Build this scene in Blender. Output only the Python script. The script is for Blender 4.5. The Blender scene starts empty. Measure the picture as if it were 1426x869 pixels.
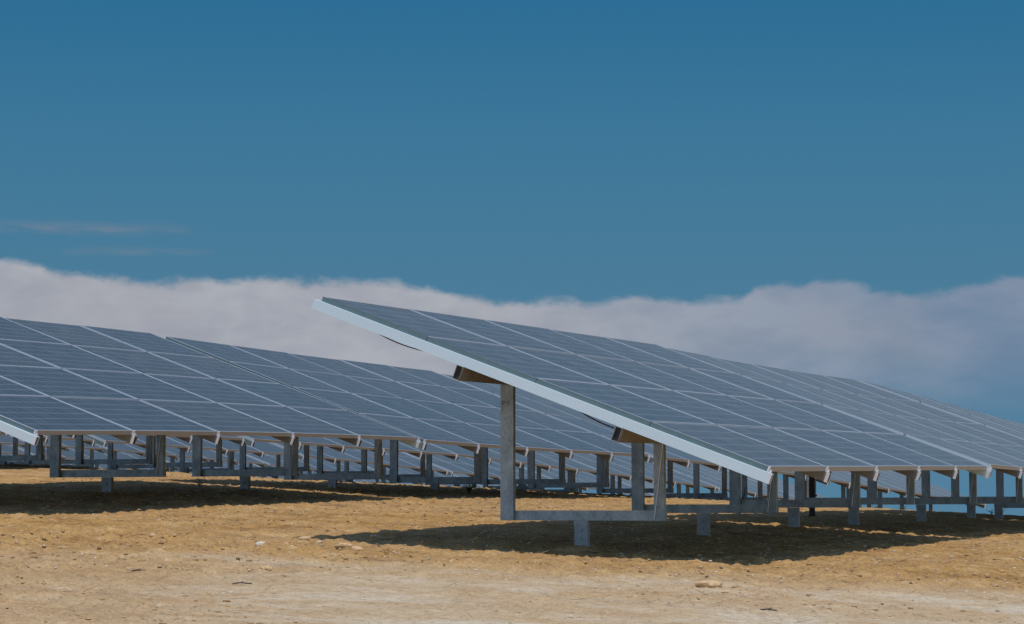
import bpy, math, random
import numpy as np
from mathutils import Vector, Matrix
random.seed(7); rng = np.random.default_rng(11)
sc = bpy.context.scene
COL = sc.collection
R = math.radians

# ------------------------------------------------------------------ camera
F_PX, HOR = 3291.7, 706.8
cam_d = bpy.data.cameras.new('camera'); cam = bpy.data.objects.new('camera', cam_d); COL.objects.link(cam)
cam_d.sensor_width = 36; cam_d.lens = 36 * F_PX / 1426
cam_d.clip_start = .1; cam_d.clip_end = 20000
cam.location = (0, 0, 0); cam.rotation_euler = (R(90) + math.atan((HOR - 434.5) / F_PX), 0, 0)
sc.camera = cam

# ------------------------------------------------------------------ ground height (a low hill, read from the posts' feet)
GP = [(.55,19.45,-.36),(1.83,22.45,-.295),(3.05,25.4,-.256),(4.15,28.6,-.228),(5.4,31.5,-.193),(6.8,34.6,-.17),
 (1.79,18.0,-.435),(-1.7,19.8,-.26),(-4.1,22.0,-.07),(-4.5,25.9,.132),(-3.25,28.9,.19),(-2.4,31.4,.227),(-1.2,34.5,.235),
 (2.6,38.8,.15),(6.92,49,-.08),(10.5,58,-.37),(-4.8,39.4,.50),(-1.53,46.7,.42),(1.75,54.8,.18),(5.1,63,-.10),
 (-8.4,48,.70),(-5.2,56,.60),(-2,64.3,.34),(-10.8,61,.87),(-9.07,65.5,.74),(-7.6,69,.64),(-4.2,77.4,.30),(-2.3,82,.08),(-11.3,78.5,.67),(-8.2,86,.22),(7.8,69.6,-.36),(5.8,83,-.45),(-8.5,40,.69),(-7.0,34.4,.58),(11.5,41.5,-.27),(15,50,-.38),
 (0,10,-.74),(4,12,-.86),(-4,12,-.50),(9,20,-.72),(0,0,-1.15),(-7,22,.10),(-10,30,.48),(-16,40,.95),(12,30,-.5),
 (-25,80,1.0),(0,98,-.9),(12,85,-1.2),(25,70,-1.6),(-20,110,-.4),(20,110,-3),(20,45,-.7),(-30,50,1.1),(-15,10,.1),(20,10,-1.5),(-6,17,-.22)]
GP = np.array(GP, float)
def _phi(r2): return np.where(r2 > 1e-9, .5 * r2 * np.log(r2 + 1e-12), 0.)
def _solve(S=20.):
    n = len(GP); X = GP[:, :2] / S
    d2 = ((X[:, None] - X[None]) ** 2).sum(-1)
    A = np.zeros((n + 3, n + 3)); A[:n, :n] = _phi(d2) + np.eye(n) * .0015
    P = np.c_[np.ones(n), X]; A[:n, n:] = P; A[n:, :n] = P.T
    return np.linalg.solve(A, np.r_[GP[:, 2], 0, 0, 0]), X, S
_W, _X, _S = _solve()
def ground_np(x, y):
    x = np.asarray(x, float); y = np.asarray(y, float)
    yc = np.clip(y, -12, 112); xc = np.clip(x, -32, 28)
    p = np.stack([xc, yc], -1) / _S
    d2 = ((p[..., None, :] - _X) ** 2).sum(-1)
    z = (_phi(d2) * _W[:-3]).sum(-1) + _W[-3] + _W[-2] * p[..., 0] + _W[-1] * p[..., 1]
    far = np.hypot(x - xc, y - yc)
    z = np.clip(z, -5, 3)
    return z - .03 * far * (far < 1500) - 45. * (far >= 1500)
def ground(x, y): return float(ground_np(np.array([x]), np.array([y]))[0])

# smooth value noise for real relief of the soil
_perm = rng.random((256, 256))
def vnoise(x, y):
    xi = np.floor(x).astype(int); yi = np.floor(y).astype(int); fx = x - xi; fy = y - yi
    fx = fx * fx * (3 - 2 * fx); fy = fy * fy * (3 - 2 * fy)
    g = lambda a, b: _perm[a % 256, b % 256]
    return ((g(xi, yi) * (1 - fx) + g(xi + 1, yi) * fx) * (1 - fy) + (g(xi, yi + 1) * (1 - fx) + g(xi + 1, yi + 1) * fx) * fy) - .5
def track_mask(x, y):
    # smooth packed track in the foreground, 0..1
    e = 16.9 - .10 * x + 1.3 * vnoise(x * .45 + 9, y * .3) + .7 * vnoise(x * 1.3, y * .9 + 4)
    t = 1 / (1 + np.exp((y - e) / .22))
    left = 1 / (1 + np.exp(-(x + 1.75 + 1.2 * vnoise(x * .6 + 2, y * .8 + 7)) / .28))
    return t * (.15 + .85 * left) * (.55 + .45 * np.clip((vnoise(x * .8 + 20, y * 1.3 + 3) + .22) * 4, 0, 1)) + .9 * np.exp(-((x + .75 + .8 * vnoise(y * 3, x * 2)) / .75) ** 2 - ((y - 12.7 + .6 * vnoise(x * 3, y)) / .42) ** 2) * (1 - t * left)
def _feet():
    out = []
    for (ox, oy, yw, ts) in ((1.928, 17.757, 22.44, (1.05, 4.3, 7.45)), (5.205, 25.799, 23.28, (1.4, 4.75, 7.75)), (-4.2615, 21.182, 21.88, (1.05, 4.3, 7.45)), (-1.0888, 29.504, 22.79, (1.2, 4.45, 7.75))):
        a = math.radians(yw)
        for t in ts: out.append((ox + math.sin(a) * t - math.cos(a) * 1.91, oy + math.cos(a) * t + math.sin(a) * 1.91))
    return out
FEET = _feet()
def relief(x, y):
    t = track_mask(x, y)
    rough = .55 + .9 * np.clip(vnoise(x * .22 + 3, y * .22 + 5) + .4, 0, 1)
    n = .026 * vnoise(x * .7, y * .7) + .010 * vnoise(x * 2.3 + 40, y * 2.3) + .008 * vnoise(x * 5.1, y * 5.1 + 70) \
        + .014 * vnoise(x * 11.3 + 5, y * 11.3) + .030 * vnoise(x * 24 + 5, y * 24)
    clod = np.clip(vnoise(x * 9.3 + 11, y * 9.3 + 31) - .22, 0, 1) * .10
    heap = 0
    for (hx, hy) in FEET: heap = heap + .030 * np.exp(-((x - hx) ** 2 + (y - hy) ** 2) / (2 * .14 ** 2))
    k = np.clip((50 - np.hypot(x, y)) / 10, .35, 1)
    return (n * rough + clod * rough) * (1 - .80 * t) * k + heap

# ------------------------------------------------------------------ material helpers
def mat(name):
    m = bpy.data.materials.new(name); m.use_nodes = True
    nt = m.node_tree; b = nt.nodes['Principled BSDF']
    return m, nt, b
def N(nt, t, **kw):
    n = nt.nodes.new(t)
    for k, v in kw.items(): setattr(n, k, v)
    return n
def L(nt, a, b): nt.links.new(a, b)
def val(nt, x):
    return x
def mth(nt, op, a, b=None, c=None, clamp=False):
    n = nt.nodes.new('ShaderNodeMath'); n.operation = op; n.use_clamp = clamp
    for i, v in enumerate((a, b, c)):
        if v is None: continue
        if isinstance(v, (int, float)): n.inputs[i].default_value = v
        else: nt.links.new(v, n.inputs[i])
    return n.outputs[0]
def mixc(nt, f, a, b, mode='MIX'):
    n = nt.nodes.new('ShaderNodeMix'); n.data_type = 'RGBA'; n.blend_type = mode
    for s, v in ((0, f), (6, a), (7, b)):
        if isinstance(v, (int, float)): n.inputs[s].default_value = v
        elif isinstance(v, tuple): n.inputs[s].default_value = v if len(v) == 4 else (*v, 1)
        else: nt.links.new(v, n.inputs[s])
    return n.outputs[2]
def ramp(nt, f, stops, interp='LINEAR'):
    n = nt.nodes.new('ShaderNodeValToRGB'); n.color_ramp.interpolation = interp
    e = n.color_ramp.elements
    while len(e) < len(stops): e.new(.5)
    for k, (p, c) in enumerate(stops):
        e[k].position = p; e[k].color = (c, c, c, 1) if isinstance(c, (int, float)) else (*c, 1)
    nt.links.new(f, n.inputs[0]); return n.outputs[0]
def noise(nt, vec, scale, detail=4, rough=.55, dist=0):
    n = nt.nodes.new('ShaderNodeTexNoise'); n.inputs['Scale'].default_value = scale
    n.inputs['Detail'].default_value = detail; n.inputs['Roughness'].default_value = rough
    n.inputs['Distortion'].default_value = dist
    if vec is not None: nt.links.new(vec, n.inputs['Vector'])
    return n.outputs[0]
def mapping(nt, vec, scale=(1, 1, 1), rot=(0, 0, 0)):
    n = nt.nodes.new('ShaderNodeMapping'); n.inputs['Scale'].default_value = scale; n.inputs['Rotation'].default_value = rot
    nt.links.new(vec, n.inputs[0]); return n.outputs[0]
def bump(nt, b, h, strength, dist):
    n = nt.nodes.new('ShaderNodeBump'); n.inputs['Strength'].default_value = strength; n.inputs['Distance'].default_value = dist
    nt.links.new(h, n.inputs['Height']); nt.links.new(n.outputs[0], b.inputs['Normal'])

def s2l(c): 
    return tuple((v / 255 / 12.92) if v / 255 < .04045 else ((v / 255 + .055) / 1.055) ** 2.4 for v in c)

# soil
def soil_material():
    m, nt, b = mat('sandy_soil')
    geo = N(nt, 'ShaderNodeNewGeometry').outputs['Position']
    flat = mapping(nt, geo, (1, 1, 0))
    att = N(nt, 'ShaderNodeAttribute'); att.attribute_name = 'track'
    big = noise(nt, flat, .35, 4, .6)
    mid = noise(nt, flat, 1.7, 5, .65, .4)
    fine = noise(nt, flat, 14, 6, .7)
    grit = noise(nt, flat, 55, 4, .7)
    ochre = ramp(nt, mid, [(.30, (.23, .115, .035)), (.42, (.39, .215, .070)), (.56, (.49, .285, .100)), (.72, (.60, .40, .18))])
    sepg = N(nt, 'ShaderNodeSeparateXYZ'); L(nt, geo, sepg.inputs[0])
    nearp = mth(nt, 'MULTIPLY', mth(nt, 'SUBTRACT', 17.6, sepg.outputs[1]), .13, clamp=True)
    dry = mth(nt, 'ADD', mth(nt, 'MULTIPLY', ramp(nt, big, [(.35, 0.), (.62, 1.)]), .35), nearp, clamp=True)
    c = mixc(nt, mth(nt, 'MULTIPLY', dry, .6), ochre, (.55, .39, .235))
    # packed, paler track with streaks along the way it runs
    st = mapping(nt, geo, (.9, 1.25, 0), (0, 0, R(14)))
    streak = noise(nt, st, 1.15, 7, .68, 1.2)
    pale = ramp(nt, streak, [(.32, (.46, .295, .155)), (.45, (.55, .395, .23)), (.55, (.61, .475, .31)), (.66, (.64, .55, .41))])
    c = mixc(nt, att.outputs['Fac'], c, pale)
    spots = ramp(nt, noise(nt, mapping(nt, geo, (1, .8, 0)), 13, 3, .6), [(.64, 0.), (.69, 1.)])
    c = mixc(nt, mth(nt, 'MULTIPLY', spots, .6), c, (.15, .09, .045))
    chips = ramp(nt, noise(nt, flat, 26, 2, .5), [(.66, 0.), (.70, 1.)])
    c = mixc(nt, mth(nt, 'MULTIPLY', chips, .5), c, (.66, .55, .40))
    c = mixc(nt, 1.0, c, ramp(nt, fine, [(.32, .76), (.5, 1.05), (.68, 1.22)]), 'MULTIPLY')
    c = mixc(nt, 1.0, c, ramp(nt, grit, [(.32, .80), (.5, 1.04), (.68, 1.20)]), 'MULTIPLY')
    L(nt, c, b.inputs['Base Color']); b.inputs['Roughness'].default_value = .95
    b.inputs['Specular IOR Level'].default_value = .15
    h = mth(nt, 'ADD', mth(nt, 'MULTIPLY', fine, .7), mth(nt, 'MULTIPLY', grit, .35))
    bump(nt, b, h, 1.0, .045)
    return m
def stone_material(name, c0, c1):
    m, nt, b = mat(name)
    oi = N(nt, 'ShaderNodeNewGeometry').outputs['Random Per Island']
    tc = N(nt, 'ShaderNodeTexCoord').outputs['Object']
    c = mixc(nt, oi, c0, c1)
    c = mixc(nt, 1.0, c, ramp(nt, noise(nt, tc, 30, 4), [(.3, .75), (.7, 1.15)]), 'MULTIPLY')
    L(nt, c, b.inputs['Base Color']); b.inputs['Roughness'].default_value = .9
    return m
def steel_material(name, base, dark, metallic=.35, rough=.55, scale=9):
    m, nt, b = mat(name)
    tc = N(nt, 'ShaderNodeTexCoord').outputs['Object']
    oi = N(nt, 'ShaderNodeObjectInfo')
    add = N(nt, 'ShaderNodeVectorMath'); add.operation = 'ADD'; L(nt, tc, add.inputs[0]); L(nt, oi.outputs['Location'], add.inputs[1])
    v = add.outputs[0]
    a = noise(nt, mapping(nt, v, (1, 1, .55)), scale, 5, .65, .6)
    s = noise(nt, mapping(nt, v, (1, 1, .8), (0, R(40), 0)), 45, 3, .6)
    vor = N(nt, 'ShaderNodeTexVoronoi'); vor.inputs['Scale'].default_value = 60; L(nt, v, vor.inputs['Vector'])
    c = mixc(nt, ramp(nt, a, [(.32, 0.), (.68, 1.)]), dark, base)
    c = mixc(nt, .35, c, ramp(nt, vor.outputs['Color'], [(.2, .75), (.8, 1.15)]), 'MULTIPLY')
    c = mixc(nt, 1.0, c, ramp(nt, s, [(.3, .88), (.72, 1.1)]), 'MULTIPLY')
    L(nt, c, b.inputs['Base Color']); b.inputs['Metallic'].default_value = metallic
    L(nt, ramp(nt, a, [(.3, rough + .1), (.7, rough - .1)]), b.inputs['Roughness'])
    return m
def frame_material(name, c0, c1):
    m, nt, b = mat(name)
    tc = N(nt, 'ShaderNodeTexCoord').outputs['Object']
    a = noise(nt, mapping(nt, tc, (1, 1, 1)), 3.5, 3, .5)
    L(nt, mixc(nt, a, c0, c1), b.inputs['Base Color'])
    b.inputs['Metallic'].default_value = .25; b.inputs['Roughness'].default_value = .42
    return m
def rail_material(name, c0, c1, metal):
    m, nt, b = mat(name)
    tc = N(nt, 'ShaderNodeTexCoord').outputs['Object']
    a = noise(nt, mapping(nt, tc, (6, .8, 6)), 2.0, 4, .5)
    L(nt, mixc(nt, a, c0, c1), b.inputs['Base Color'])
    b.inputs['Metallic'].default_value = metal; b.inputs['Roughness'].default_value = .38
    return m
PW, PH, GAP, GV = 1.65, .995, .02, .007
def cell_material():
    m, nt, b = mat('polycrystalline_cells')
    tc = N(nt, 'ShaderNodeTexCoord').outputs['Object']
    sep = N(nt, 'ShaderNodeSeparateXYZ'); L(nt, tc, sep.inputs[0])
    X, Y = sep.outputs[0], sep.outputs[1]
    oi = N(nt, 'ShaderNodeObjectInfo').outputs['Random']
    mx = .045; cw = (PW - 2 * mx) / 10; my = .028; ch = (PH - 2 * my) / 6
    u = mth(nt, 'DIVIDE', mth(nt, 'SUBTRACT', X, mx), cw); v = mth(nt, 'DIVIDE', mth(nt, 'SUBTRACT', Y, my), ch)
    fu = mth(nt, 'FRACT', u); fv = mth(nt, 'FRACT', v)
    def line(f, w):   # 1 near 0/1
        d = mth(nt, 'MINIMUM', f, mth(nt, 'SUBTRACT', 1., f)); return mth(nt, 'LESS_THAN', d, w)
    gap = mth(nt, 'MAXIMUM', line(fu, .010), line(fv, .020))
    inside = mth(nt, 'MULTIPLY', mth(nt, 'MULTIPLY', mth(nt, 'GREATER_THAN', u, 0.), mth(nt, 'LESS_THAN', u, 10.)),
                 mth(nt, 'MULTIPLY', mth(nt, 'GREATER_THAN', v, 0.), mth(nt, 'LESS_THAN', v, 6.)))
    bb = line(mth(nt, 'FRACT', mth(nt, 'ADD', mth(nt, 'MULTIPLY', fv, 3.), .5)), .020)
    # crystal patches and per-cell tone
    cellid = N(nt, 'ShaderNodeCombineXYZ'); L(nt, mth(nt, 'FLOOR', u), cellid.inputs[0]); L(nt, mth(nt, 'FLOOR', v), cellid.inputs[1]); L(nt, mth(nt, 'MULTIPLY', oi, 97.), cellid.inputs[2])
    wn = N(nt, 'ShaderNodeTexWhiteNoise'); L(nt, cellid.outputs[0], wn.inputs['Vector'])
    vor = N(nt, 'ShaderNodeTexVoronoi'); vor.inputs['Scale'].default_value = 70; L(nt, tc, vor.inputs['Vector'])
    tone = mixc(nt, oi, (.025, .035, .037), (.040, .043, .041))
    tone = mixc(nt, 1.0, tone, ramp(nt, wn.outputs[0], [(0., .80), (1., 1.25)]), 'MULTIPLY')
    tone = mixc(nt, .6, tone, ramp(nt, vor.outputs['Color'], [(.1, .7), (.9, 1.35)]), 'MULTIPLY')
    c = mixc(nt, mth(nt, 'MULTIPLY', bb, .45), tone, (.25, .28, .31))
    c = mixc(nt, mth(nt, 'MULTIPLY', gap, .75), c, (.30, .34, .38))
    c = mixc(nt, inside, (.06, .075, .10), c)
    # thin film of dust
    dust = noise(nt, tc, 2.5, 4, .6)
    geo = N(nt, 'ShaderNodeNewGeometry'); dt = N(nt, 'ShaderNodeVectorMath'); dt.operation = 'DOT_PRODUCT'
    L(nt, geo.outputs['Normal'], dt.inputs[0]); L(nt, geo.outputs['Incoming'], dt.inputs[1])
    cosv = mth(nt, 'MAXIMUM', mth(nt, 'ABSOLUTE', dt.outputs['Value']), .05)
    # the same dust covers more of the glass the flatter one looks across it
    cover = mth(nt, 'DIVIDE', ramp(nt, dust, [(.3, .013), (.75, .024)]), cosv, clamp=True)
    c = mixc(nt, cover, c, (.37, .37, .34))
    L(nt, c, b.inputs['Base Color'])
    b.inputs['Roughness'].default_value = .30; b.inputs['IOR'].default_value = 1.31
    b.inputs['Specular IOR Level'].default_value = .5
    return m
M = dict(
    soil=soil_material(),
    stone=stone_material('pale_stone', (.50, .38, .24), (.66, .56, .42)),
    clod=stone_material('soil_clod', (.26, .14, .055), (.58, .39, .20)),
    galv=steel_material('galvanised_steel', (.42, .48, .47), (.27, .32, .315)),
    foot=steel_material('weathered_galvanised_steel', (.36, .40, .395), (.24, .275, .27), .3, .6, 6),
    purlin=steel_material('galvanised_purlin', (.30, .27, .23), (.22, .20, .17), .2, .5, 4),
    frame=frame_material('shade_tone_anodised_aluminium', (.32, .345, .345), (.38, .40, .40)), side=frame_material('lit_tone_side_profile', (.50, .54, .55), (.58, .61, .62)), rail=rail_material('shade_tone_rail_aluminium', (.19, .18, .16), (.26, .25, .22), .2), lit_endrail=rail_material('sunlit_tone_end_rail', (.62, .76, .80), (.70, .82, .85), .1), half_lit_endrail=rail_material('half_lit_tone_end_rail', (.38, .46, .50), (.46, .54, .57), .2), shade_endrail=rail_material('shade_tone_green_end_rail', (.15, .19, .19), (.20, .245, .24), .2), cell=cell_material())  # sunlit, half-lit and shaded tones painted into the rail and frame colours
def plain(name, c, rough=.6, metal=0.):
    m, nt, b = mat(name)
    tc = N(nt, 'ShaderNodeTexCoord').outputs['Object']
    L(nt, mixc(nt, noise(nt, tc, 12, 3), tuple(v * .8 for v in c), tuple(min(1, v * 1.15) for v in c)), b.inputs['Base Color'])
    b.inputs['Roughness'].default_value = rough; b.inputs['Metallic'].default_value = metal
    return m
M['clamp'] = plain('bright_clamp_metal', (.82, .84, .86), .35, .3)
M['edge'] = plain('dark_edge_strip', (.13, .19, .195), .35, .2)
M['cable'] = plain('cable_rubber_and_hollow_shade', (.02, .02, .022), .6)
M['back'] = plain('module_backsheet', (.62, .62, .60), .6)
M['leaf'] = plain('weed_leaf_green', (.085, .11, .05), .7)
M['straw'] = plain('dry_straw', (.40, .30, .16), .85)
M['rust'] = plain('rusty_pipe', (.045, .034, .03), .7, .2)
M['ink'] = plain('stamped_mark', (.10, .11, .11), .7)

# ------------------------------------------------------------------ mesh helpers
class MB:
    def __init__(s): s.v = []; s.f = []; s.m = []
    def quad(s, pts, mi=0):
        k = len(s.v); s.v += [tuple(p) for p in pts]; s.f.append(tuple(range(k, k + len(pts)))); s.m.append(mi)
    def box(s, a, b, mi=0):
        x0, y0, z0 = a; x1, y1, z1 = b; k = len(s.v)
        s.v += [(x0,y0,z0),(x1,y0,z0),(x1,y1,z0),(x0,y1,z0),(x0,y0,z1),(x1,y0,z1),(x1,y1,z1),(x0,y1,z1)]
        for q in ((3,2,1,0),(4,5,6,7),(0,1,5,4),(1,2,6,5),(2,3,7,6),(3,0,4,7)): s.f.append(tuple(k + i for i in q)); s.m.append(mi)
    def extrude(s, prof, axis, a, b, mi=0):
        """closed profile (list of 2-D points, CCW) swept along axis 'x','y' or 'z' from a to b"""
        n = len(prof); k = len(s.v)
        def P(p, t): return {'x': (t, p[0], p[1]), 'y': (p[0], t, p[1]), 'z': (p[0], p[1], t)}[axis]
        s.v += [P(p, a) for p in prof] + [P(p, b) for p in prof]
        for i in range(n):
            j = (i + 1) % n; s.f.append((k + i, k + j, k + n + j, k + n + i)); s.m.append(mi)
        # caps as strips between matched inner/outer halves (profile built as a ribbon of even length)
        h = n // 2
        for base in (0, n):
            for i in range(h - 1):
                q = (k + base + i, k + base + i + 1, k + base + n - 2 - i, k + base + n - 1 - i); s.f.append(q); s.m.append(mi)
    def tube(s, pts, r, seg=6, mi=0):
        pts = [Vector(p) for p in pts]; k = len(s.v); n = len(pts)
        for i, p in enumerate(pts):
            t = (pts[min(i + 1, n - 1)] - pts[max(i - 1, 0)]).normalized()
            u = t.cross(Vector((0, 0, 1)) if abs(t.z) < .9 else Vector((1, 0, 0))).normalized(); w = t.cross(u)
            for a in range(seg):
                an = 2 * math.pi * a / seg; s.v.append(tuple(p + (u * math.cos(an) + w * math.sin(an)) * r))
        for i in range(n - 1):
            for a in range(seg):
                b = (a + 1) % seg; s.f.append((k + i*seg + a, k + i*seg + b, k + (i+1)*seg + b, k + (i+1)*seg + a)); s.m.append(mi)
        s.f.append(tuple(k + a for a in range(seg))[::-1]); s.m.append(mi)
        s.f.append(tuple(k + (n-1)*seg + a for a in range(seg))); s.m.append(mi)
    def mesh(s, name, *mats, smooth=False):
        me = bpy.data.meshes.new(name); me.from_pydata(s.v, [], s.f); me.update()
        for m in mats: me.materials.append(m)
        me.polygons.foreach_set('material_index', s.m)
        if smooth: me.polygons.foreach_set('use_smooth', [True] * len(s.f))
        import bmesh
        bm = bmesh.new(); bm.from_mesh(me); bmesh.ops.recalc_face_normals(bm, faces=bm.faces); bm.to_mesh(me); bm.free()
        return me
def channel(w, d, t):
    """C profile ribbon: web of width w at depth 0, flanges of depth d, thickness t; first axis along the web, second = depth"""
    out = [(-w/2, d), (-w/2, 0), (w/2, 0), (w/2, d)]
    inn = [(w/2 - t, d), (w/2 - t, t), (-w/2 + t, t), (-w/2 + t, d)]
    return out + inn
def link(name, me, parent=None, mx=None):
    o = bpy.data.objects.new(name, me); COL.objects.link(o)
    if parent is not None: o.parent = parent
    if mx is not None: o.matrix_local = mx
    return o
def tag(o, label, cat, group=None, kind=None):
    if label: o['label'] = label
    if cat: o['category'] = cat
    if group: o['group'] = group
    if kind: o['kind'] = kind

# ------------------------------------------------------------------ ground
def axis(parts):
    a = []
    for lo, hi, st in parts: a += list(np.arange(lo, hi, st))
    return np.array(a + [parts[-1][1]], float)
xs = axis([(-9000,-1000,2000),(-1000,-100,150),(-100,-30,10),(-30,-9,1.),(-9,-4.6,.15),(-4.6,4.8,.036),(4.8,9.5,.10),(9.5,30,1.),(30,100,10),(100,1000,150),(1000,9000,2000)])
ys = axis([(-3000,-100,500),(-100,-10,15),(-10,8,1.),(8,11.5,.2),(11.5,27,.036),(27,40,.08),(40,60,.22),(60,112,1.),(112,200,8),(200,1600,100),(1600,9000,1500)])
Xg, Yg = np.meshgrid(xs, ys)
Zg = ground_np(Xg, Yg)
near = (np.abs(Xg) < 32) & (Yg > -12) & (Yg < 112)
Zg = Zg + np.where(near, relief(Xg, Yg), 0)
TM = track_mask(Xg, Yg) * near
ny, nx = Xg.shape
verts = np.stack([Xg, Yg, Zg], -1).reshape(-1, 3)
idx = np.arange(nx * ny).reshape(ny, nx)
faces = np.stack([idx[:-1, :-1], idx[:-1, 1:], idx[1:, 1:], idx[1:, :-1]], -1).reshape(-1, 4)
me = bpy.data.meshes.new('ground')
me.vertices.add(len(verts)); me.vertices.foreach_set('co', verts.ravel())
me.loops.add(faces.size); me.loops.foreach_set('vertex_index', faces.ravel())
me.polygons.add(len(faces)); me.polygons.foreach_set('loop_start', np.arange(0, faces.size, 4))
me.update(calc_edges=True)
me.polygons.foreach_set('use_smooth', np.ones(len(faces), bool))
at = me.attributes.new('track', 'FLOAT', 'POINT'); at.data.foreach_set('value', TM.ravel())
me.materials.append(M['soil'])
g = link('ground', me); tag(g, None, None, kind='structure')
def gz(x, y):
    a = np.array([x]); b = np.array([y]); return float((ground_np(a, b) + relief(a, b))[0])

# ------------------------------------------------------------------ parts of a solar table
TILT0 = R(20.4)
def glass_mesh():
    b = MB(); e = .015
    b.box((e, e, -.009), (PW - e, PH - e, -.003), 0)
    me = b.mesh('solar_panel', M['cell'], M['back'])
    return me
def frame_mesh():
    b = MB(); e = .015; h = .042
    b.box((0, 0, -h), (PW, e, 0)); b.box((0, PH - e, -h), (PW, PH, 0))
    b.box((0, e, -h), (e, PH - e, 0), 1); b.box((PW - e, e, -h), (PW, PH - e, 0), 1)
    b.box((.02, e, -h), (PW - .02, .032, -h + .002)); b.box((.02, PH - .032, -h), (PW - .02, PH - e, -h + .002))
    return b.mesh('panel_frame', M['frame'], M['side'])  # one aluminium, light put into its tone: long bars darker, up-slope bars paler
def far_panel_mesh():
    b = MB(); e = .015; h = .042
    b.box((e, e, -.009), (PW - e, PH - e, -.003), 0)
    b.box((0, 0, -h), (PW, e, 0), 1); b.box((0, PH - e, -h), (PW, PH, 0), 1)
    b.box((0, e, -h), (e, PH - e, 0), 2); b.box((PW - e, e, -h), (PW, PH - e, 0), 2)
    return b.mesh('solar_panel_with_frame', M['cell'], M['frame'], M['side'])
RH = .080; RW = .046
def rail_mesh(length, m='rail'):
    b = MB(); lo = -.05
    w, t, z0, z1, hi = RW/2, .004, -.043 - RH, -.043, length + .045
    b.box((-w, lo, z0), (-w + t, hi, z1)); b.box((w - t, lo, z0), (w, hi, z1)); b.box((-w + t, lo, z1 - t), (w - t, hi, z1)); b.box((-w + t, lo, z0), (w - t, hi, z0 + t))
    b.box((-w + t, lo + .012, z0 + t), (w - t, lo + .016, z1 - t), 1); b.box((-w + t, hi - .016, z0 + t), (w - t, hi - .012, z1 - t), 1)  # dark plates stand in for the shade inside the hollow ends
    return b.mesh('rail', M[m], M['cable'])
def clamp_mesh():
    b = MB()
    b.box((-.019, -.014, -.041), (.019, -.003, .004)); b.box((-.019, -.034, -.0425), (.019, -.014, -.036))
    b.tube([(0, -.026, -.04), (0, -.026, -.018)], .009)
    b.box((-RW/2 - .003, -.050, -.043 - RH), (-RW/2, -.022, -.0425))  # pale plate painted as the sunlit tip of the rail's near wall
    return b.mesh('end_clamp', M['clamp'])
def purlin_mesh(length):
    b = MB(); x0, x1 = -.06, length + .06; t = .004
    b.box((x0, 0, -.0575), (x1, t, .0575)); b.box((x0, .058 - t, -.0575), (x1, .058, .0575))
    b.box((x0, t, .0575 - t), (x1, .058 - t, .0575)); b.box((x0, t, -.0575), (x1, .058 - t, -.0575 + t))
    b.box((x0 + .02, t, -.0575 + t), (x0 + .024, .058 - t, .0575 - t), 1)  # black sheet in place of the shade within the open tube
    return b.mesh('purlin', M['purlin'], M['cable'])
P_S, P_F, P_T = 1.215, 1.91, 2.545          # short post, foot, tall post: distance from the low edge
def post_mesh(name, w, h):
    b = MB(); b.extrude([(p[0], p[1]) for p in [(q[1], q[0]) for q in channel(w, .05, .004)]], 'z', 0, h)
    # profile: first axis = row direction (depth), second = across
    b.box((.004, -.018, h - .001), (.045, .018, h + .004))
    return b.mesh(name, M['galv'])
def beam_mesh():
    b = MB(); prof = [(q[1], q[0]) for q in channel(.082, .05, .004)]
    b.extrude(prof, 'y', P_S - .050, P_T + .062)
    for q in (P_S, P_F - .03, P_F + .03): b.tube([(-.008, q, .012), (.006, q, .012)], .009)
    return b.mesh('crossbeam', M['galv'])
def foot_mesh():
    b = MB(); b.extrude([(q[1], q[0]) for q in channel(.115, .055, .005)], 'z', -1.0, .0)
    b.box((-.005, -.062, -.045), (-.001, .062, .0)); b.tube([(-.014, 0, -.075), (.01, 0, -.075)], .013); b.tube([(-.012, 0, -.15), (.01, 0, -.15)], .009)
    return b.mesh('foot', M['foot'])
def brace_mesh(h):
    b = MB(); b.tube([(0, .038, -.03), (0, -.040, h)], .0036, 5)
    return b.mesh('brace_rod', M['clamp'])
ME = dict(glass=glass_mesh(), frame=frame_mesh(), far=far_panel_mesh(), clamp=clamp_mesh(), beam=beam_mesh(), foot=foot_mesh())
_cache = {}
def cached(key, fn):
    if key not in _cache: _cache[key] = fn()
    return _cache[key]
SLOPE = 4 * (PH + GV)

def frame_axes(pit, tilt):
    d = Vector((math.cos(pit), 0, math.sin(pit)))
    s = Vector((0, math.cos(tilt), math.sin(tilt))); s = (s - d * s.dot(d)).normalized()
    n = d.cross(s); return d, s, n
def matrix(o, d, s, n):
    m = Matrix.Identity(4)
    for i, a in enumerate((d, s, n, o)):
        for j in range(3): m[j][i] = a[j]
    return m

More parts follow.
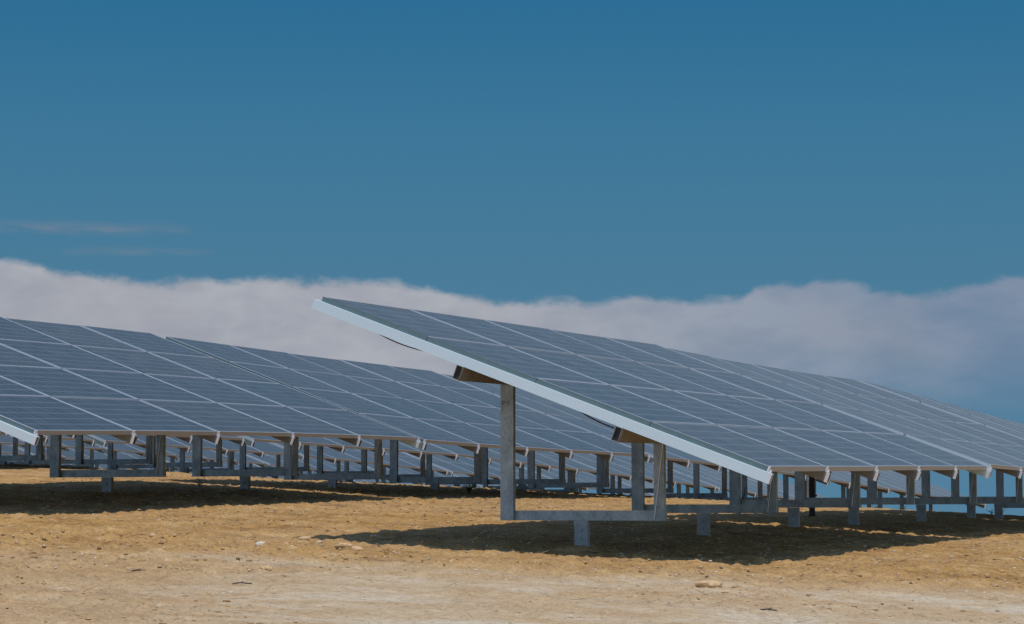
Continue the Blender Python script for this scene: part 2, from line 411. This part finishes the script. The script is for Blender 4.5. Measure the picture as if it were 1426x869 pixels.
def make_table(label, group, O, yaw, z_end, tilt, detail, frames=(1.05, 4.30, 7.45), arch=0., twist=0., bright=False, drop=.43):
    L0 = 5 * (PW + GAP)
    pit = math.asin((z_end - O[2]) / L0)
    gnd = O[2] - .68
    root = bpy.data.objects.new('solar_table', None); COL.objects.link(root)
    root.empty_display_size = .3
    root.location = (O[0], O[1], gnd); root.rotation_euler = (0, 0, math.pi / 2 - yaw)
    tag(root, label, 'solar table', group)
    def seam(i): 
        t = i * (PW + GAP); u = i / 5
        return Vector((t * math.cos(pit), 0, .68 + t * math.sin(pit) + arch * 4 * u * (1 - u)))
    sag = random.uniform(-.15, .15)
    # panels
    for i in range(5):
        A, B = seam(i), seam(i + 1)
        tl = tilt + twist * ((i + .5) / 5 - .5) + R(random.uniform(-.08, .08))
        d, s, n = frame_axes(math.atan2(B.z - A.z, B.x - A.x), tl)
        for j in range(4):
            off = A + d * (GAP / 2) + s * (j * (PH + GV)) + n * random.uniform(-.002, .002)
            dt = R(random.uniform(-.12, .12))
            s2 = (s * math.cos(dt) + n * math.sin(dt)); n2 = d.cross(s2)
            mx = matrix(off, d, s2, n2)
            if detail >= 2:
                p = link('solar_panel', ME['glass'], root, mx); link('panel_frame', ME['frame'], p)
            else:
                link('solar_panel', ME['far'], root, mx)
    d, s, n = frame_axes(pit, tilt)
    for i in range(6):
        tl = tilt + twist * (i / 5 - .5)
        dd, ss, nn = frame_axes(pit, tl)
        x = seam(i)
        side = -.012 if i == 0 else .012 if i == 5 else 0
        kind = 'rail' if i not in (0, 5) else (bright or 'shade_endrail')  # inner and farther end rails carry painted shade, near end rails painted sun
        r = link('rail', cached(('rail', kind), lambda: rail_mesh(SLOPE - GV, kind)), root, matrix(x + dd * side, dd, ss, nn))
        if detail >= 1:
            link('end_clamp', ME['clamp'], r)
    for p in (P_S, P_T):
        off = seam(0) + s * ((p - .115) / math.cos(tilt)) + n * (-.043 - RH - .058) + Vector((0, 0, arch * .5))
        link('purlin', cached('purlin', lambda: purlin_mesh(L0)), root, matrix(off, d, s, n))
    # U-shaped supports
    for k, t in enumerate(frames):
        zl = .68 + t * math.tan(pit) + arch * 4 * (t / L0) * (1 - t / L0)
        zb = zl - drop + .041
        beam = link('crossbeam', ME['beam'], root, Matrix.Translation((t, 0, zb)))
        for p, nm, w in ((P_S, 'short_post', .088), (P_T, 'tall_post', .115)):
            top = zl + math.tan(tilt) * p - (.043 + RH + .115) / math.cos(tilt)
            h = round(top - (zb - .041) + .03, 3)
            o = link(nm, cached((nm, h), lambda: post_mesh(nm, w, h)), beam, Matrix.Translation((-.052, p, -.0415)))
        link('foot', ME['foot'], beam, Matrix.Translation((.004, P_F, -.0425)))
        if detail >= 1:
            top = zl + math.tan(tilt) * P_S - (.043 + RH + .115) / math.cos(tilt)
            h = round(top - zb, 2)
            link('brace_rod', cached(('br', h), lambda: brace_mesh(h)), beam, Matrix.Translation((-.060, P_S, 0)))
    return root

TABLES = []
# rows: list of (x, y, z_low_start, z_low_end, yaw deg, tilt deg)
def lowz(x, y): return ground(x, y) + .66
YAW = 22.4
def on_row(perp, along, yaw=YAW):
    a = R(yaw); return (math.sin(a) * along - math.cos(a) * perp, math.cos(a) * along + math.sin(a) * perp)
rows = []
rows.append(('front', [
    dict(O=(1.928, 17.757, .307), end=.4445, yaw=22.44, tilt=20.63),
    dict(O=(5.205, 25.799, .4696), end=.5108, yaw=23.28, tilt=20.1, arch=-.022, frames=(1.4, 4.75, 7.75)),
    dict(O=(8.58, 33.60, .505), end=.345, yaw=23.3, tilt=20.3),
    dict(O=(12.1, 41.75, .325), end=.165, yaw=23.3, tilt=20.3),
    dict(O=(15.6, 49.8, .14), end=.0, yaw=23.3, tilt=20.3)]))
def auto(perp, starts, yaw=YAW, zs=None):
    out = []
    for k, a in enumerate(starts):
        x, y = on_row(perp, a, yaw); x2, y2 = on_row(perp, a + 8.35, yaw)
        z0, z1 = (lowz(x, y), lowz(x2, y2)) if not zs or zs[k] is None else zs[k]
        out.append(dict(O=(x, y, z0), end=z1, yaw=yaw, tilt=20.4))
    return out
rows.append(('second', [
    dict(O=(-4.2615, 21.182, .688), end=.8544, yaw=21.88, tilt=20.16, arch=.025),
    dict(O=(-1.0888, 29.504, .8435), end=.835, yaw=22.79, tilt=20.43, arch=-.012, frames=(1.2, 4.45, 7.75)),
    dict(O=(2.27, 37.6, .820), end=.64, yaw=22.8, tilt=20.4),
    dict(O=(5.66, 45.75, .62), end=.37, yaw=22.8, tilt=20.4),
    dict(O=(9.05, 53.9, .35), end=.10, yaw=22.8, tilt=20.4)]))
rows.append(('third', auto(18.9, [25.9, 34.6, 43.0, 51.6, 60.3, 69.0])))
rows.append(('fourth', auto(25.9, [32.4, 41.2, 49.9, 58.6, 67.3, 76.0])))
rows.append(('fifth', auto(32.9, [35.2, 43.9, 52.6, 61.3, 70.0, 78.7, 87.4])))
rows.append(('sixth', auto(39.9, [50.9, 59.6, 68.3, 77.0, 85.7])))
rows.append(('seventh', auto(46.9, [58.7, 67.4, 76.1, 84.8, 93.5])))
ordn = ['first', 'second', 'third', 'fourth', 'fifth', 'sixth', 'seventh']
first = {'front': 'big foreground solar table with pale blue end rail and exposed U-shaped support, nearest of all',
         'second': 'large solar table at the left edge, its pale blue end rail ending beside a post'}
for rname, lst in rows:
    for k, t in enumerate(lst):
        far = rname not in ('front', 'second')
        lab = first[rname] if (k == 0 and not far) else (
            f"solar table, {ordn[k]} from the near left end of the {rname} row of panels" if not far else
            f"distant solar table, {ordn[k]} from the left in the {rname} row, seen beyond nearer rows")
        det = 2 if rname in ('front', 'second', 'third') else 1 if rname == 'fourth' else 0
        kw = {q: t[q] for q in ('frames', 'arch') if q in t}
        kw['bright'] = 'lit_endrail' if k == 0 and not far else 'half_lit_endrail' if rname == 'front' and k == 1 else False
        if rname == 'second': kw['drop'] = .468
        TABLES.append(make_table(lab, f'solar tables of the {rname} row', t['O'], R(t['yaw']), t['end'], R(t['tilt']), det, **kw))

def edge_strip_mesh():
    b = MB()
    for j in range(4):
        b.box((.0065, j * (PH + GV) + .002, -.042), (.0095, j * (PH + GV) + PH - .002, -.003))  # thin dark teal strip along the outer side of the end frames
    return b.mesh('edge_strip', M['edge'])
for T_, t_ in ((TABLES[0], rows[0][1][0]), (TABLES[5], rows[1][1][0]), (TABLES[6], rows[1][1][1])):
    dd, ss, nn = frame_axes(math.asin((t_['end'] - t_['O'][2]) / 8.35), R(t_['tilt']))
    link('edge_strip', edge_strip_mesh(), T_, matrix(Vector((0, 0, .68)), dd, ss, nn))
# cables hanging under the foremost table, stamped mark on its tall post
T0 = TABLES[0]
d0, s0, n0 = frame_axes(math.asin((.4445 - .307) / 8.35), R(20.63))
S0 = Vector((0, 0, .68))
def under(t, s, dn): return S0 + d0 * t + s0 * s - n0 * dn
b = MB(); b.tube([under(.05, 2.95 + .55 * u, .121 + .022 * math.sin(math.pi * u)) for u in np.linspace(0, 1, 12)], .005, 6)
link('cable', b.mesh('cable', M['cable']), T0)
b = MB(); b.tube([under(.0, 1.26 + .34 * u, .150 - .034 * u + .012 * math.sin(math.pi * u)) for u in np.linspace(0, 1, 12)], .006, 6)
link('cable', b.mesh('cable', M['cable']), T0)
cu = bpy.data.curves.new('stamp', 'FONT'); cu.body = 'P 0'; cu.size = .055; cu.extrude = .0006
to = bpy.data.objects.new('tmp', cu); COL.objects.link(to)
dg = bpy.context.evaluated_depsgraph_get(); sm = bpy.data.meshes.new_from_object(to.evaluated_get(dg)); bpy.data.objects.remove(to)
sm.materials.clear(); sm.materials.append(M['ink'])
tall = [c for c in T0.children if c.name.startswith('crossbeam')][0]
tp = [c for c in tall.children if c.name.startswith('tall_post')][0]
h_t = max(v.co.z for v in tp.data.vertices)
mk = link('stamped_mark', sm, tp)
mk.matrix_local = Matrix.Translation((-.0012, .045, h_t - .215)) @ matrix(Vector((0,0,0)), Vector((0,-1,0)), Vector((0,0,1)), Vector((-1,0,0)))

# ------------------------------------------------------------------ small things on the ground
def px(x, y, d0=11., d1=60.):
    """where a sight line meets the ground (only used to read positions off the survey)"""
    k = (x - 713) / F_PX; v = (HOR - y) / F_PX
    D = np.arange(d0, d1, .02); Z = ground_np(k * D, D) ; i = np.argmax(v * D <= Z); return k * D[i], D[i]
import bmesh
def rock_mesh(name, r, sq, seed, m, sub=2):
    bm = bmesh.new(); bmesh.ops.create_icosphere(bm, subdivisions=sub, radius=1)
    rs = np.random.default_rng(seed); ds = rs.normal(size=(7, 3)); ds /= np.linalg.norm(ds, axis=1)[:, None]; cut = rs.uniform(.62, .95, 7)
    for v in bm.verts:
        p = np.array(v.co)
        for q, c in zip(ds, cut):
            e = p @ q - c
            if e > 0: p = p - q * e * .85
        p += rs.normal(size=3) * .03
        v.co = (p[0] * r * sq[0], p[1] * r * sq[1], p[2] * r * sq[2])
    me = bpy.data.meshes.new(name); bm.to_mesh(me); bm.free(); me.materials.append(m); return me
rocks = [(985, 817, .105, (1., .7, .33), 'flat tan rock lying on the pale track, largest of the loose rocks', 3),
         (365, 757, .052, (1., .8, .65), 'pale stone left of the dark shadow tip on open soil', 4),
         (425, 754, .045, (1.2, .8, .5), 'pale stone just below the tip of the long shadow', 5),
         (447, 757, .040, (1., .8, .6), 'small whitish stone tucked at the shadow edge near its tip', 6),
         (480, 763, .070, (1.2, .8, .45), 'pale yellowish lump of soil along the front of the shadow', 8),
         (496, 765, .060, (1., .8, .5), 'pale block beside the yellowish lump at the shadow edge', 9),
         (372, 792, .05, (1., .8, .4), 'brown stone on the pale soil at centre left of foreground', 10),
         (215, 749, .035, (1., .8, .6), 'whitish stone on orange soil under the left table', 12)]
for (x, y, r, sq, lab, sd) in rocks:
    wx, wy = px(x, y)
    o = link('rock', rock_mesh('rock', r, sq, sd, M['stone'] if sd in (4, 6) else M['clod']))
    o.location = (wx, wy, gz(wx, wy) + r * sq[2] * .2); o.rotation_euler = (0, 0, random.uniform(0, .5))
    tag(o, lab, 'rock', 'loose rocks on the soil')
# countless clods, pebbles and straw
def scatter(name, n, area, size, m, seed, flat=.55, avoid_track=.85, clump=0.):
    rs = np.random.default_rng(seed)
    base = []
    for q in range(6):
        bm = bmesh.new(); bmesh.ops.create_icosphere(bm, subdivisions=1, radius=1)
        V = np.array([v.co[:] for v in bm.verts]) * rs.uniform(.65, 1.15, (len(bm.verts), 1)); Fc = np.array([[v.index for v in f.verts] for f in bm.faces]); bm.free(); base.append((V, Fc))
    x = rs.uniform(area[0], area[1], n); y = rs.uniform(area[2], area[3], n)
    keep = rs.random(n) > avoid_track * track_mask(x, y)
    if clump: keep &= (vnoise(x * .8 + 50, y * .8) + .5 + rs.normal(size=n) * .12) > clump
    x, y = x[keep], y[keep]; z = ground_np(x, y) + relief(x, y)
    Vs = []; Fs = []; k = 0
    for i in range(len(x)):
        V, Fc = base[i % 6]; s = size[0] * (size[1] / size[0]) ** (rs.random() ** 2.2); a = rs.uniform(0, 6.28)
        c, sn = math.cos(a), math.sin(a); sx, sy = s * rs.uniform(.8, 1.5), s * rs.uniform(.7, 1.1)
        P = V * [sx, sy, s * flat]; P = np.c_[P[:, 0] * c - P[:, 1] * sn, P[:, 0] * sn + P[:, 1] * c, P[:, 2]] + [x[i], y[i], z[i] + s * flat * .25]
        Vs.append(P); Fs.append(Fc + k); k += len(V)
    Vs = np.concatenate(Vs); Fs = np.concatenate(Fs)
    me = bpy.data.meshes.new(name); me.vertices.add(len(Vs)); me.vertices.foreach_set('co', Vs.ravel())
    me.loops.add(Fs.size); me.loops.foreach_set('vertex_index', Fs.ravel()); me.polygons.add(len(Fs)); me.polygons.foreach_set('loop_start', np.arange(0, Fs.size, 3))
    me.update(calc_edges=True); me.materials.append(m)
    o = link(name, me); tag(o, None, None, kind='stuff'); return o
o = scatter('pebbles', 9000, (-5, 5.2, 11.5, 34), (.004, .018), M['stone'], 5); tag(o, 'pale pebbles strewn over the ochre soil', 'pebbles')
o = scatter('soil_clods', 26000, (-6, 6.5, 11.5, 36), (.006, .026), M['clod'], 6, .4, .93, .38); tag(o, 'crumbly ochre soil clods on the open ground', 'soil clods')
o = scatter('rubble', 700, (-9.5, -6.6, 36.0, 37.4), (.02, .055), M['stone'], 9, .6); tag(o, 'low bank of pale rubble behind the left table', 'rubble')
rs = np.random.default_rng(3)
b = MB()
for i in range(1300):
    x, y = rs.uniform(-5, 6), rs.uniform(12.5, 34)
    if rs.random() < .85 * float(track_mask(np.array([x]), np.array([y]))[0]): continue
    z = gz(x, y); a = rs.uniform(0, 3.14); l = rs.uniform(.03, .13); up = rs.uniform(-.01, .03)
    dx, dy = math.cos(a) * l, math.sin(a) * l; w = .0035
    b.quad([(x, y, z + .004), (x + dx, y + dy, z + .010 + up), (x + dx, y + dy, z + .010 + up + w), (x, y, z + .004 + w)])
o = link('dry_straw', b.mesh('dry_straw', M['straw'])); tag(o, 'bits of dry straw scattered over the soil', 'straw', kind='stuff')
# twigs one can see
for (x, y, l, a, lab) in [(326, 814, .12, .1, 'short dark twig on the pale soil at lower left'), (1056, 849, .12, -.7, 'tiny dark twig on the pale track at lower right'),
                          (800, 769, .20, -.3, 'brown stick lying in front of the nearest foot'), (186, 797, .10, .05, 'dark stick on tan soil at far left foreground')]:
    wx, wy = px(x, y); b = MB(); z = gz(wx, wy)
    b.tube([(0, 0, .004), (l * .4 * math.cos(a), l * .4 * math.sin(a), .010), (l * math.cos(a), l * math.sin(a), .004)], .004, 5)
    b.tube([(l * .4 * math.cos(a), l * .4 * math.sin(a), .010), (l * .6 * math.cos(a + .5), l * .6 * math.sin(a + .5), .016)], .0025, 5)
    o = link('twig', b.mesh('twig', M['rust'])); o.location = (wx, wy, z); tag(o, lab, 'twig', 'dry twigs on the ground')
# weeds
def weed(x, y, h, w, n, lab, seed):
    rs = np.random.default_rng(seed)
    root = bpy.data.objects.new('weed', None); COL.objects.link(root); root.location = (x, y, gz(x, y)); tag(root, lab, 'weed', 'weeds between the solar tables')
    st = MB(); lf = MB()
    for i in range(n):
        a = rs.uniform(0, 6.28); rr = w * rs.uniform(.1, 1) ; hh = h * rs.uniform(.5, 1)
        tip = Vector((math.cos(a) * rr, math.sin(a) * rr, hh)); mid = Vector((tip.x * .35, tip.y * .35, hh * .6))
        st.tube([(0, 0, -.01), mid, tip], .002, 4)
        for q in range(9):
            u = rs.uniform(.25, 1); p = mid.lerp(tip, u) if u > .5 else Vector((0, 0, 0)).lerp(mid, u * 2)
            da = rs.uniform(0, 6.28); L_ = rs.uniform(.015, .035); dv = Vector((math.cos(da), math.sin(da), rs.uniform(-.2, .7))).normalized(); sd_ = dv.cross(Vector((0, 0, 1))).normalized() * L_ * .25
            lf.quad([p, p + dv * L_ * .5 + sd_, p + dv * L_, p + dv * L_ * .5 - sd_])
    link('stem', st.mesh('stem', M['leaf']), root); link('foliage', lf.mesh('foliage', M['leaf']), root)
weed(-.62, 34.2, .13, .13, 40, 'dark green bushy weed under the middle of the second row', 1)
weed(-3.9, 29.6, .09, .09, 12, 'sparse weed left of a foot under the left table', 2)
weed(4.35, 44.5, .30, .12, 10, 'tall spindly weed seen against the sky between posts at centre right', 3)
weed(4.05, 46.0, .18, .12, 10, 'low weed left of the spindly one on the skyline', 4)
for i, (x, y, h) in enumerate([(6.9, 45, .10), (7.6, 46, .12), (8.9, 44, .10), (9.5, 46, .22), (9.9, 45, .12), (8.2, 47, .1)]):
    weed(x, y, h, .15, 12, ['low grassy weed on the skyline under the beam, leftmost of six', 'second low weed from the left on the skyline under the beam', 'third low weed from the left on the right skyline',
         'upright weed on the skyline near the right edge, tallest of six', 'rightmost weed on the skyline near the right edge', 'small weed in the middle of the right skyline group'][i], 10 + i)
# riser with cables behind the foremost table
wx, wy = 3.96, 31.3
rt = bpy.data.objects.new('cable_riser', None); COL.objects.link(rt); rt.location = (wx, wy, ground(wx, wy)); tag(rt, 'dark steel cable riser with cable loops standing behind the foremost table', 'cable riser')
b = MB(); b.box((-.036, -.03, -.2), (.036, .03, .58)); b.box((-.05, -.04, -.2), (.06, .04, .03)); b.box((.036, -.02, .13), (.075, .02, .16)); b.box((.036, -.02, .28), (.065, .02, .30))
link('riser_post', b.mesh('riser_post', M['rust']), rt)
b = MB(); b.box((-.062, -.034, .12), (-.045, .03, .50)); b.box((-.062, -.02, .52), (-.02, .02, .60)); link('riser_bracket', b.mesh('riser_bracket', M['clamp']), rt)
b = MB(); b.tube([(.0, 0, .55), (.06, 0, .575), (.12, 0, .56), (.15, 0, .50), (.17, 0, .475), (.20, 0, .49), (.21, 0, .54), (.19, 0, .585), (.26, .0, .60)], .010, 6); link('cable', b.mesh('cable', M['cable']), rt)

# ------------------------------------------------------------------ world: sky + low cloud bank
w = bpy.data.worlds.new('World'); sc.world = w; w.use_nodes = True; nt = w.node_tree
bg = nt.nodes['Background']
SUN_EL, SUN_AZ = R(70), math.atan2(.1, -.32)          # azimuth measured from +y toward +x
sky = N(nt, 'ShaderNodeTexSky', sky_type='NISHITA'); sky.sun_disc = False; sky.sun_elevation = SUN_EL; sky.sun_rotation = SUN_AZ
sky.altitude = 300; sky.air_density = 1.0; sky.dust_density = .6; sky.ozone_density = 3.0
tc = N(nt, 'ShaderNodeTexCoord').outputs['Generated']
sp = N(nt, 'ShaderNodeSeparateXYZ'); L(nt, tc, sp.inputs[0]); sx, sy, sz = sp.outputs
hyp = mth(nt, 'SQRT', mth(nt, 'ADD', mth(nt, 'MULTIPLY', sx, sx), mth(nt, 'MULTIPLY', sy, sy)))
V = mth(nt, 'DIVIDE', sz, mth(nt, 'MAXIMUM', hyp, .001))          # tangent of elevation
AZ = mth(nt, 'ARCTAN2', sx, sy)
BG = .15
def C(c, k=1.): return tuple(v / BG * k for v in s2l(c))
# clear-air colour by elevation (deep teal blue, a little lighter low down), handed over to the Nishita sky above
def rampv(stops, x):     # stops in V, values already divided by BG -> scaled to fit the ramp
    return ramp(nt, mth(nt, 'DIVIDE', x, .5, clamp=True), [(max(0, a / .5), c) for a, c in stops])
clear = rampv([(0., C((83, 127, 155))), (.04, C((80, 126, 155))), (.10, C((74, 124, 153))), (.155, C((62, 119, 153))), (.215, C((46, 109, 149))), (.5, C((36, 96, 142)))], V)
hs = N(nt, 'ShaderNodeHueSaturation'); hs.inputs['Saturation'].default_value = 1.15; L(nt, sky.outputs[0], hs.inputs['Color'])
up = N(nt, 'ShaderNodeMapRange', interpolation_type='SMOOTHSTEP'); L(nt, V, up.inputs[0]); up.inputs[1].default_value = .27; up.inputs[2].default_value = .8
side_ = N(nt, 'ShaderNodeMapRange', interpolation_type='SMOOTHSTEP'); L(nt, mth(nt, 'ABSOLUTE', AZ), side_.inputs[0]); side_.inputs[1].default_value = .7; side_.inputs[2].default_value = 1.5
front = mixc(nt, mth(nt, 'MAXIMUM', up.outputs[0], side_.outputs[0]), clear, hs.outputs[0])
# cloud top profile
cur = N(nt, 'ShaderNodeFloatCurve')
pts = [(0,365),(60,372),(120,377),(200,383),(290,386),(350,378),(440,382),(520,387),(590,394),(615,402),(700,409),(830,416),(880,409),(950,409),(1030,413),(1055,399),(1110,393),(1160,388),(1205,391),(1240,402),(1320,404),(1370,390),(1426,385)]
A0, A1 = -.24, .24
cp = cur.mapping.curves[0].points
vals = [((math.atan((x - 713) / F_PX) - A0) / (A1 - A0), (HOR - y - (6.5 if x < 500 else 3.)) / F_PX / .2) for x, y in pts]
vals = [(0., .5)] + vals + [(1., .48)]
while len(cp) < len(vals): cp.new(.5, .5)
for k, (a, c) in enumerate(vals): cp[k].location = (a, c); cp[k].handle_type = 'AUTO_CLAMPED'
cur.mapping.update()
azn = mth(nt, 'DIVIDE', mth(nt, 'SUBTRACT', AZ, A0), A1 - A0, clamp=True)
L(nt, azn, cur.inputs['Value'])
top = mth(nt, 'MULTIPLY', cur.outputs[0], .2)
cv = N(nt, 'ShaderNodeCombineXYZ'); L(nt, AZ, cv.inputs[0]); L(nt, V, cv.inputs[1])
c2 = mapping(nt, cv.outputs[0], (1, 1.5, 1))
n1 = noise(nt, c2, 42, 6, .6, .15); n2 = noise(nt, c2, 14, 4, .55); n3 = noise(nt, mapping(nt, cv.outputs[0], (1, 2.2, 1)), 26, 4, .55, .2)
edge = mth(nt, 'SUBTRACT', mth(nt, 'ADD', top, mth(nt, 'MULTIPLY', mth(nt, 'SUBTRACT', n1, .5), .014)), V)
den = N(nt, 'ShaderNodeMapRange', interpolation_type='SMOOTHSTEP'); L(nt, edge, den.inputs[0]); den.inputs[1].default_value = -.001; den.inputs[2].default_value = .0042
# bottom fade: the bank dissolves low down, sooner on the right
bot = mth(nt, 'ADD', mth(nt, 'ADD', .028, mth(nt, 'MULTIPLY', AZ, .06)), mth(nt, 'MULTIPLY', mth(nt, 'SUBTRACT', n2, .5), .03))
fb = N(nt, 'ShaderNodeMapRange', interpolation_type='SMOOTHSTEP'); L(nt, mth(nt, 'SUBTRACT', V, bot), fb.inputs[0]); fb.inputs[1].default_value = -.012; fb.inputs[2].default_value = .030
cf = mth(nt, 'MULTIPLY', den.outputs[0], fb.outputs[0])
right = N(nt, 'ShaderNodeMapRange'); L(nt, AZ, right.inputs[0]); right.inputs[1].default_value = -.02; right.inputs[2].default_value = .20
lit = mixc(nt, right.outputs[0], C((171, 174, 182)), C((132, 145, 167)))
dim = mixc(nt, right.outputs[0], C((156, 160, 171)), C((114, 134, 160)))
depth = N(nt, 'ShaderNodeMapRange'); L(nt, edge, depth.inputs[0]); depth.inputs[1].default_value = 0; depth.inputs[2].default_value = .05; depth.inputs[3].default_value = .15; depth.inputs[4].default_value = -.12
tone = mth(nt, 'ADD', mth(nt, 'ADD', ramp(nt, n3, [(.36, 0.), (.62, 1.)]), depth.outputs[0]), 0., clamp=True)
cc = mixc(nt, tone, dim, lit)
cc = mixc(nt, mth(nt, 'MULTIPLY', ramp(nt, n2, [(.5, 0.), (.75, 1.)]), .3), cc, C((158, 154, 160)))
thin = mth(nt, 'SUBTRACT', .97, mth(nt, 'MULTIPLY', right.outputs[0], .12))
out = mixc(nt, mth(nt, 'MULTIPLY', cf, thin), front, cc)
# two faint wisps at the left
def wisp(a0, a1, v, hw, k, out):
    nn = noise(nt, mapping(nt, cv.outputs[0], (1, 5, 1)), 45, 4, .6)
    g1 = mth(nt, 'SUBTRACT', 1., mth(nt, 'ABSOLUTE', mth(nt, 'DIVIDE', mth(nt, 'SUBTRACT', AZ, (a0 + a1) / 2), (a1 - a0) / 2)), clamp=True)
    vv = mth(nt, 'ADD', mth(nt, 'SUBTRACT', V, v), mth(nt, 'MULTIPLY', mth(nt, 'SUBTRACT', nn, .5), .006))
    g2 = mth(nt, 'SUBTRACT', 1., mth(nt, 'ABSOLUTE', mth(nt, 'DIVIDE', vv, hw)), clamp=True)
    f = mth(nt, 'MULTIPLY', mth(nt, 'MULTIPLY', mth(nt, 'POWER', g1, .5), mth(nt, 'POWER', g2, 1.3)), mth(nt, 'MULTIPLY', ramp(nt, nn, [(.35, .3), (.65, 1.)]), k))
    return mixc(nt, f, out, C((120, 132, 150)))
out = wisp(-.235, -.135, (HOR - 322) / F_PX, .0038, .75, out)
out = wisp(-.19, -.125, (HOR - 354) / F_PX, .0024, .55, out)
L(nt, out, bg.inputs['Color']); bg.inputs['Strength'].default_value = BG

# ------------------------------------------------------------------ sun
sd = bpy.data.lights.new('sun', 'SUN'); sd.energy = 2.8; sd.angle = R(.53); sd.color = (1., .95, .87)
so = bpy.data.objects.new('sun', sd); COL.objects.link(so)
sv = Vector((math.sin(SUN_AZ) * math.cos(SUN_EL), math.cos(SUN_AZ) * math.cos(SUN_EL), math.sin(SUN_EL)))
so.rotation_euler = sv.to_track_quat('Z', 'Y').to_euler(); so.location = (0, 0, 30)

sc.view_settings.view_transform = 'Standard'; sc.view_settings.look = 'None'; sc.view_settings.exposure = 0; sc.view_settings.gamma = 1
sc.render.engine = 'CYCLES'
sc.cycles.max_bounces = 6; sc.cycles.diffuse_bounces = 4; sc.cycles.glossy_bounces = 3
sc.cycles.use_denoising = True
